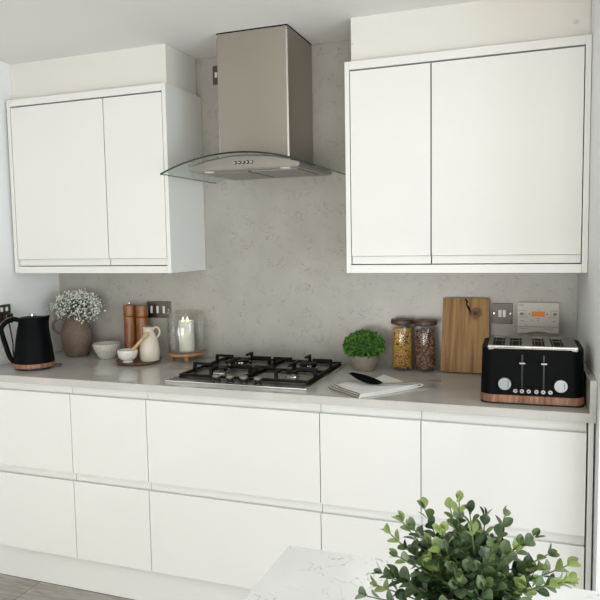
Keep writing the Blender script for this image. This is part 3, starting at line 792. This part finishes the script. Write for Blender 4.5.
filling('dried_beans', 1.039, -.0575, .0440, .180, 1300, 'bean', ['beans', 'beans2', 'core_shade'], 'mottled red brown dried beans filling the right glass jar', 'beans', 12)

# ------------------------------------------------------------------ chopping board leaning on the wall
m, nt, b = new_mat('oak board'); M['board'] = m
N = nt.nodes.new; Lk = nt.links.new
tc = N('ShaderNodeTexCoord'); mp = N('ShaderNodeMapping'); mp.inputs['Scale'].default_value = (38, 38, 2.6); Lk(tc.outputs['Object'], mp.inputs['Vector'])
n = N('ShaderNodeTexNoise'); n.inputs['Scale'].default_value = 1; n.inputs['Detail'].default_value = 7; n.inputs['Distortion'].default_value = 1.2; Lk(mp.outputs['Vector'], n.inputs['Vector'])
r = ramp(nt, [(.28, (.12, .05, .012)), (.42, (.24, .115, .030)), (.55, (.35, .185, .052)), (.72, (.43, .245, .08))]); Lk(n.outputs['Fac'], r.inputs['Fac'])
# knot near the top
vm = N('ShaderNodeVectorMath'); vm.operation = 'DISTANCE'; vm.inputs[1].default_value = (.052, -.012, .262)
mp2 = N('ShaderNodeMapping'); mp2.inputs['Scale'].default_value = (1, 0, 1); Lk(tc.outputs['Object'], mp2.inputs['Vector']); 
nd = N('ShaderNodeTexNoise'); nd.inputs['Scale'].default_value = 30; Lk(tc.outputs['Object'], nd.inputs['Vector'])
ad = N('ShaderNodeVectorMath'); ad.operation = 'MULTIPLY_ADD'; ad.inputs[1].default_value = (.025, 0, .025); Lk(nd.outputs['Color'], ad.inputs[0]); Lk(mp2.outputs['Vector'], ad.inputs[2])
vm.inputs[1].default_value = (.052, .0, .262); Lk(ad.outputs['Vector'], vm.inputs[0])
kr = ramp(nt, [(.0, (.06, .025, .012)), (.006, (.10, .04, .02)), (.014, (.55, .4, .3)), (.020, (.45, .3, .2)), (.030, (1, 1, 1))]); Lk(vm.outputs['Value'], kr.inputs['Fac'])
mx = N('ShaderNodeMix'); mx.data_type = 'RGBA'; mx.blend_type = 'MULTIPLY'; mx.inputs['Factor'].default_value = 1
Lk(r.outputs['Color'], mx.inputs['A']); Lk(kr.outputs['Color'], mx.inputs['B']); Lk(mx.outputs['Result'], b.inputs['Base Color']); b.inputs['Roughness'].default_value = .5
bm = bmesh.new(); hw, hh, tt = .0965, .312, .026
outline = []
for cx, cz, a0 in ((hw-.008, hh-.008, 0), (-hw+.008, hh-.008, 90), (-hw+.006, .006, 180), (hw-.006, .006, 270)):
    for k in range(5):
        a = math.radians(a0+90*k/4); outline.append((cx+.007*math.cos(a)+.0008*math.sin(cz*30+k), cz+.007*math.sin(a)))
prism(bm, outline, 'y', -tt, 0)
o = obj('chopping_board', bm, 'board', smooth=30)
o.location = (1.2050, -.058, WT+.0015); o.rotation_euler = (-math.atan2(.054, .312), 0, math.radians(-.5))
tag(o, 'thick rustic oak chopping board with a dark knot, leaning upright against the splashback', 'chopping board')
# the split beside the knot
bm = bmesh.new()
tube(bm, [(-.002, -.0262, .308), (.006, -.0262, .296), (.003, -.0262, .284), (.012, -.0262, .270), (.018, -.0262, .256), (.020, -.0262, .245)], [.003, .0045, .0025, .005, .003, .0008], 8, flat=(0, 1, 0, .08))
c = obj('knot_split', bm, 'black', o)

# ------------------------------------------------------------------ toaster
t = thing('toaster', 'matt black four slot toaster with a wood band at the right end of the worktop', 'toaster', (1.4745, -.440, WT), math.radians(2.2))
W2, D2 = .1665, .139
bm = bmesh.new(); rbox(bm, -W2, W2, -D2+.006, D2-.006, .0008, .006, .03, 6)
obj('foot_plate', bm, 'black_gloss', t)
bm = bmesh.new(); rbox(bm, -W2-.0015, W2+.0015, -D2-.001, D2+.001, .0062, .033, .046, 10, chz=.002); obj('wood_band', bm, 'copper_wood', t)
bm = bmesh.new(); rbox(bm, -W2, W2, -D2, D2, .0332, .190, .045, 10)
# slight inward draft towards the top
for v in bm.verts:
    if v.co.z > .1: v.co.x *= .975; v.co.y *= .97
bmesh.ops.bevel(bm, geom=[e for e in bm.edges if e.verts[0].co.z > .18 and e.verts[1].co.z > .18], offset=.006, segments=3, affect='EDGES')
obj('body', bm, 'black', t, smooth=50)
ct = bmesh.new(); x0, x1, y0, y1 = -.1425, .1425, -.1325, .124
slots = [(-.108, .034), (-.052, .034), (.022, .034), (.082, .034)]
# chrome top: a plate made of bars around four slots
za, zb = .1895, .1985
sy0, sy1 = -.108, .100
rb = ct
xsn = [x0]+[v for c, w in slots for v in (c-w/2-.003, c+w/2+.003)]+[x1]
for i in range(0, len(xsn), 2): box(rb, xsn[i], xsn[i+1], sy0, sy1, za, zb)
box(rb, x0, x1, sy1, y1, za, zb, bev=.002)
box(rb, x0, x1, y0-.002, sy0, za-.006, zb, bev=.004, seg=3)
obj('top_plate', ct, 'hob_steel', t)
obj('front_lip', B(x0, x1, y0-.0035, y0+.010, zb-.006, zb+.0012, bev=.003, seg=3), 'steel_edge', t)
for c, w in slots:
    bm = bmesh.new(); a, b2 = c-w/2-.003, c+w/2+.003
    box(bm, a, b2, sy0, sy1, .1902, .1908)
    sl = obj('bread_slot', bm, 'black', t, smooth=0)
    bm = bmesh.new()
    for yy in (.045,): box(bm, a, b2, yy-.0012, yy+.0012, .1912, .1930)
    for xx in (a+.008, b2-.008): box(bm, xx-.0006, xx+.0006, sy0, sy1, .1932, .1948)
    obj('guard_wire', bm, 'dark_steel', sl)
yf = -D2
def disc(r, dep, x, z, mat, name, par, y, r2=None):
    bm = bmesh.new(); bmesh.ops.create_cone(bm, cap_ends=True, segments=36, radius1=r, radius2=r2 or r, depth=dep)
    bmesh.ops.rotate(bm, verts=bm.verts, matrix=Matrix.Rotation(PI/2, 3, 'X')); bmesh.ops.translate(bm, verts=bm.verts, vec=(x, y, z)); return obj(name, bm, mat, par)
M['dial'] = brushed('satin dial', (.33, .355, .365), .38, (60, 60, 60), .08)
for x in (-.0865, .0900):
    d_ = disc(.0215, .012, x, .072, 'dial', 'browning_dial', t, yf-.004, .0205)
    obj('dial_pointer', B(x+.010, x+.012, yf-.0112, yf-.0101, .060, .084), 'pewter', d_)
for i, x in enumerate((-.052, -.031, -.0095, .0145, .036, .058)):
    b_ = disc(.0068, .006, x, .049, 'chrome', 'push_button', t, yf-.0015)
    disc(.0022, .001, x, .049, 'black', 'button_icon', b_, yf-.0048)
for x in (-.031, .037):
    obj('lever_slit', B(x-.0028, x+.0028, yf-.0008, yf+.004, .058, .172), 'black_gloss', t)
    bm = bmesh.new()
    prism(bm, [(x-.014, yf), (x-.0145, yf-.010), (x-.009, yf-.020), (x+.009, yf-.020), (x+.0145, yf-.010), (x+.014, yf)], 'z', .1435, .148)
    obj('lever', bm, 'chrome', t, smooth=60)

# ------------------------------------------------------------------ folded napkin and spoon
t = thing('napkin', 'white linen napkin with taupe stripes folded on the worktop by the hob', 'napkin', (.90, -.45, WT))
def cloth(poly, z, th, mat, name, sub=None, hump=.0, tilt=None):
    bm = bmesh.new(); n = len(poly)
    cx = sum(p[0] for p in poly)/n; cy = sum(p[1] for p in poly)/n
    P = []
    K = 6
    for i in range(n):
        a, b = poly[i], poly[(i+1) % n]
        for k in range(K): P.append((a[0]+(b[0]-a[0])*k/K, a[1]+(b[1]-a[1])*k/K))
    rings = []
    for s, dz in ((1, 0), (.995, th), (.97, th+.0006), (.8, th+.0012), (.5, th+.002), (.2, th+.0012)):
        r_ = []
        for (x, y) in P:
            X, Y = cx+(x-cx)*s, cy+(y-cy)*s
            zz = z+dz+(hump*math.sin(18*X+11*Y)*.5+hump*.5 if dz else 0)+(tilt(X, Y) if tilt else 0)
            r_.append(bm.verts.new((X-.90, Y+.45, zz-WT)))
        rings.append(r_)
    for a, b in zip(rings, rings[1:]):
        for i in range(len(a)): bm.faces.new((a[i], a[(i+1) % len(a)], b[(i+1) % len(a)], b[i]))
    bm.faces.new(rings[-1]); bm.faces.new(rings[0][::-1])
    return obj(name, bm, mat, t, smooth=60)
# long body running from the striped fold to the far corner
cloth([(.756, -.505), (.765, -.425), (.902, -.40), (1.062, -.366), (1.072, -.405), (.975, -.545), (.902, -.628), (.872, -.600)], WT+.0006, .0025, 'linen', 'lower_fold', hump=.0008)
cloth([(.762, -.50), (.772, -.428), (.90, -.402), (1.060, -.368), (1.069, -.403), (.972, -.541), (.9035, -.624), (.872, -.596)], WT+.0048, .002, 'linen', 'middle_fold', hump=.0008)
cloth([(.855, -.395), (.893, -.215), (1.000, -.335), (.955, -.392)], WT+.0008, .004, 'linen', 'corner_fold', hump=.0015)
cloth([(.772, -.49), (.785, -.430), (.90, -.405), (1.055, -.372), (1.064, -.400), (.968, -.536), (.905, -.616), (.878, -.588)], WT+.0086, .002, 'linen', 'upper_fold', hump=.0015)
for (dz, off) in ((.0033, 0), (.0078, .012), (.0118, .026)):
    bm = bmesh.new()
    q = [(.745+off*.6, -.478, 0), (.750+off, -.505+off*.3, .0), (.79+off, -.548, .001), (.84+off*.8, -.588, .0015), (.880+off*.5, -.622+off*.4, .0008), (.903, -.640+off*.5, 0)]
    tube(bm, [Vector((p[0]-.90, p[1]+.45, dz+p[2])) for p in spline(q, 6)], .0034, 10, flat=(0, 0, 1, .8))
    obj('rolled_edge', bm, 'linen', t, smooth=60)
    bm = bmesh.new()
    tube(bm, [Vector((p[0]-.90-.002, p[1]+.45-.0035, dz+p[2]+.0012)) for p in spline(q, 6)], .0021, 8)
    obj('stripe', bm, 'stripe', t, smooth=60)
bm = bmesh.new()   # the loop of cloth at the right end
tube(bm, [Vector((p[0]-.90, p[1]+.45, p[2])) for p in spline([(.99, -.475, .008), (1.04, -.42, .010), (1.072, -.392, .0125), (1.083, -.388, .009), (1.072, -.405, .0045), (1.03, -.455, .0038)], 8)], .0035, 10, flat=(0, 0, 1, .6))
obj('end_loop', bm, 'linen', t, smooth=60)

t = thing('serving_spoon', 'black spoon with a long slim metal handle lying across the napkin', 'spoon', (.94, -.455, WT+.0225))
bm = bmesh.new(); nu, nv = 20, 10
# bowl of the spoon: concave oval, long axis local
A = Vector((.808, -.420, WT+.046)); Bq = Vector((.945, -.462, WT+.0215)); ax = (Bq-A); Ln = ax.length; ax.normalize()
side = Vector((-ax.y, ax.x, 0)).normalized(); nz = ax.cross(side); nz = -nz if nz.z < 0 else nz
def pt(u, v, dz):
    w = .031*math.sin(PI*min(1, u*.93+.05))**.75*(1-.25*u) + .003
    dep = .017*math.sin(PI*u)**.8
    return A+ax*(u*Ln)+side*(v*w)+nz*(-dep*(1-v*v)+dz)-Vector((.94, -.455, WT+.0225))
G = [[[bm.verts.new(pt(i/nu, -1+2*j/nv, dz)) for j in range(nv+1)] for i in range(nu+1)] for dz in (0, .0016)]
for s in (0, 1):
    for i in range(nu):
        for j in range(nv): bm.faces.new((G[s][i][j], G[s][i+1][j], G[s][i+1][j+1], G[s][i][j+1]))
for i in range(nu):
    for j in (0, nv): bm.faces.new((G[0][i][j], G[0][i+1][j], G[1][i+1][j], G[1][i][j]))
for j in range(nv):
    for i in (0, nu): bm.faces.new((G[0][i][j], G[0][i][j+1], G[1][i][j+1], G[1][i][j]))
obj('bowl', bm, 'black', t, smooth=60)
M['bronze'] = plain('dull champagne metal', (.30, .25, .19), .4, .8)
bm = bmesh.new()
o0 = Vector((.94, -.455, WT+.0225))
pts = [Vector(p)-o0 for p in spline([(.942, -.461, WT+.0215), (1.00, -.435, WT+.0200), (1.07, -.398, WT+.0215), (1.145, -.352, WT+.0215)], 8)]
n = len(pts)
tube(bm, pts, [.0042+.0038*(i/n) for i in range(n)], 12, flat=(0, 0, 1, .55))
obj('handle', bm, 'bronze', t, smooth=60)

# ------------------------------------------------------------------ island unit
IX0, IX1, IY0, IY1 = 1.078, 1.78, -2.60, -1.795
t = thing('island_unit', 'white kitchen island standing in the foreground under the leafy plant', 'island', ((IX0+IX1)/2, (IY0+IY1)/2, 0))
cx_, cy_ = t.location[0], t.location[1]
def Li(bm): bmesh.ops.translate(bm, verts=bm.verts, vec=(-cx_, -cy_, 0)); return bm
obj('carcass', Li(B(IX0+.035, IX1-.035, IY0+.035, IY1-.035, .12, WT-.0304, bev=.001)), 'carcass', t)
obj('plinth', Li(B(IX0+.08, IX1-.08, IY0+.08, IY1-.08, .001, .1198)), 'carcass', t)
tag(obj('island_worktop', B(IX0, IX1, IY0, IY1, WT-.030, WT, bev=.0015), 'quartz_island'), 'white marbled quartz worktop corner in the foreground, under the leafy plant', 'worktop')

# foreground leafy plant
PX, PY = 1.432, -2.095
t = thing('leafy_plant', 'bushy green plant with round paired leaves on the foreground worktop', 'plant', (PX, PY, WT))
bm = bmesh.new(); lathe(bm, [(0, .001), (.042, .001), (.045, .004), (.054, .070), (.055, .074), (.052, .075), (.050, .068), (0, .066)], 48); obj('pot', bm, 'planter', t)
bm = bmesh.new(); lathe(bm, [(0, .0668), (.0497, .0668), (.03, .071), (0, .072)], 24); obj('soil', bm, 'soil', t)
rnd = random.Random(21)
bmS = bmesh.new(); bmL = bmesh.new()
def leaf(bm, base, d, up, L, W, mi, cup=.25):
    d = d.normalized(); s = d.cross(up)
    if s.length < .05: s = d.orthogonal()
    s.normalize(); n = s.cross(d).normalized()
    rows = [(0, .08), (.10, .20), (.26, .66), (.46, .96), (.64, 1.0), (.80, .84), (.93, .50), (1.0, .12)]
    G = []
    for u, w in rows:
        bend = -.20*L*u*u
        c = base+d*(L*u)+n*bend
        G.append([bm.verts.new(c+s*(W*w*q)+n*(cup*W*w*q*q)) for q in (-1, -.5, 0, .5, 1)])
    for a, b in zip(G, G[1:]):
        for k in range(4): bm.faces.new((a[k], a[k+1], b[k+1], b[k])).material_index = mi
def sprig(p0, p1, nodes, size, fresh):
    """stem from p0 to p1 (outward curving) carrying opposite pairs of rounded leaves"""
    p0, p1 = Vector(p0), Vector(p1)
    mid = p0.lerp(p1, .5)+Vector((p1.x-p0.x, p1.y-p0.y, 0))*(-.10)+Vector((0, 0, .012))
    pts = spline([p0, mid, p1], 10); n = len(pts)
    tube(bmS, pts, [.0016-.0009*i/n for i in range(n)], 6)
    az = rnd.random()*PI
    for k in range(nodes):
        f = .30+.70*(k/(nodes-1)) if nodes > 1 else 1
        i = min(n-1, int(f*(n-1))); p = pts[i]; tdir = (pts[min(n-1, i+1)]-pts[max(0, i-1)]).normalized()
        a = tdir.orthogonal().normalized(); b = tdir.cross(a)
        az += PI/2+rnd.uniform(-.3, .3)
        last = k >= nodes-2
        sz = size*(1.05-.42*f**2)*rnd.uniform(.85, 1.15)
        spread = 1.0-.55*f**3
        for sgn in (1, -1):
            out = (a*math.cos(az)+b*math.sin(az))*sgn
            d = out*spread+tdir*(.55+.6*f)+Vector((0, 0, .12))
            if last and fresh: mi = 2
            else: mi = rnd.choices([0, 1, 3, 2], [4, 3.5, 4, .8 if f > .75 else .1])[0]
            leaf(bmL, p+out*.0015, d, tdir+Vector((rnd.gauss(0, .25), rnd.gauss(0, .25), .3)), sz, sz*.37, mi, rnd.uniform(.1, .45))
    leaf(bmL, pts[-1], tdir, Vector((rnd.random(), rnd.random(), .2)), size*.55, size*.20, 2 if fresh else 0)
def rel(x, z, y): return (x-PX, y-PY, z-WT)
# the sprigs that draw the outline
outline = [
    ((1.376, 1.180, -2.08), 9, 0),
    ((1.420, 1.198, -2.09), 9, 1),
    ((1.448, 1.167, -2.05), 9, 0),
    ((1.474, 1.191, -2.10), 9, 0),
    ((1.344, 1.150, -2.06), 9, 1),
    ((1.332, 1.141, -2.08), 9, 1),
    ((1.507, 1.161, -2.08), 9, 0),
    ((1.545, 1.132, -2.08), 9, 1),
    ((1.326, 1.097, -2.10), 8, 0),
    ((1.305, 1.063, -2.10), 8, 0),
    ((1.404, 1.172, -2.05), 9, 1),
    ((1.436, 1.197, -2.12), 9, 0),
    ((1.369, 1.164, -2.11), 9, 0),
    ((1.538, 1.130, -2.12), 9, 1),
    ((1.548, 1.094, -2.04), 8, 1),
    ((1.523, 1.133, -2.06), 9, 0),
    ((1.492, 1.172, -2.13), 9, 0),
    ((1.406, 1.180, -2.14), 9, 1),
    ((1.465, 1.177, -2.16), 9, 0),
    ((1.310, 1.058, -2.06), 8, 1),
    ((1.352, 1.137, -2.13), 9, 0),
]
for (q, nn, fr) in outline:
    sprig((rnd.uniform(-.02, .02), rnd.uniform(-.02, .02), .068), rel(q[0], q[1], q[2]), nn, .0225, fr)
for i in range(80):
    a = rnd.random()*2*PI; e = rnd.uniform(.15, 1)
    x = math.cos(a)*e*.104+.006; y = math.sin(a)*e*.095; z = .072+.106*math.sqrt(max(0, 1-e*e))+rnd.uniform(-.02, .015)
    sprig((rnd.uniform(-.025, .025), rnd.uniform(-.025, .025), .066), (x, y, z), rnd.choice((6, 7, 8)), rnd.uniform(.022, .028), rnd.random() < .22)
obj('stems', bmS, 'twig', t, smooth=60)
o = obj('leaves', bmL, ['leaf_a', 'leaf_b', 'leaf_c', 'leaf_d'], t, smooth=60); o['kind'] = 'stuff'

# ------------------------------------------------------------------ ceiling downlights (first two from door reflections, last two added, out of view)
lights = [(.592, -3.832), (.531, -5.0), (2.0, -3.8), (2.0, -2.3)]
for i, (x, y) in enumerate(lights):
    d = thing('ceiling_light', ['recessed ceiling downlight reflected in the right wall cabinet door', 'recessed ceiling downlight nearest the rear window', 'added recessed ceiling downlight in the middle of the room', 'added recessed ceiling downlight over the island'][i], 'ceiling light', (x, y, H), 0, 'recessed ceiling downlights')
    bm = bmesh.new(); lathe(bm, [(.030, -.001), (.042, -.001), (.042, -.004), (.032, -.006), (.030, -.001)], 32); obj('bezel', bm, 'chrome', d)
    bm = bmesh.new(); lathe(bm, [(0, -.002), (.029, -.002), (.029, -.0008), (0, -.0008)], 24); obj('lens', bm, 'lamp', d)

# ------------------------------------------------------------------ light
def area(name, loc, rot, sx, sy, energy, col):
    l = bpy.data.lights.new(name, 'AREA'); l.shape = 'RECTANGLE'; l.size = sx; l.size_y = sy; l.energy = energy; l.color = col
    o = bpy.data.objects.new(name, l); C.objects.link(o); o.location = loc; o.rotation_euler = rot; return o
area('daylight_far_right', (XFAR+.12, -2.85, 1.02), (0, PI/2, 0), 1.9, 2.85, 80, (.84, .93, 1.0))
area('low_fill_rear', (1.35, YR-.13, .685), (PI/2, 0, 0), 4.15, 1.24, 106, (1.0, .965, .91))  # lamp added low behind the camera to brighten the base units
for i, (x, y) in enumerate(lights):
    l = bpy.data.lights.new('downlight', 'SPOT'); l.energy = 3; l.color = (1, .86, .68); l.spot_size = math.radians(110); l.spot_blend = .6; l.shadow_soft_size = .03
    o = bpy.data.objects.new('downlight', l); C.objects.link(o); o.location = (x, y, H-.012)
w = bpy.data.worlds.new('world'); bpy.context.scene.world = w; w.use_nodes = True
bg = w.node_tree.nodes['Background']; bg.inputs['Color'].default_value = (.85, .93, 1, 1); bg.inputs['Strength'].default_value = 1.0

# ------------------------------------------------------------------ camera
cam = bpy.data.cameras.new('camera'); co = bpy.data.objects.new('camera', cam); C.objects.link(co)
yaw, pitch, roll = .3519, .0852, -.0171
cy, sy, cp, sp = math.cos(yaw), math.sin(yaw), math.cos(pitch), math.sin(pitch)
fw = Vector((-sy*cp, cy*cp, -sp)); r0 = Vector((cy, sy, 0)); u0 = r0.cross(fw)
r = r0*math.cos(roll)+u0*math.sin(roll); u = -r0*math.sin(roll)+u0*math.cos(roll)
mw = Matrix((r, u, -fw)).transposed().to_4x4(); mw.translation = (1.5149, -2.9039, 1.5191)
co.matrix_world = mw
cam.sensor_width = 36; cam.sensor_fit = 'HORIZONTAL'; cam.lens = 667.71/600*36; cam.clip_start = .02
sc = bpy.context.scene; sc.camera = co
sc.view_settings.view_transform = 'Standard'; sc.view_settings.look = 'None'; sc.view_settings.gamma = 1
sc.view_settings.use_curve_mapping = False; sc.view_settings.exposure = 0.0
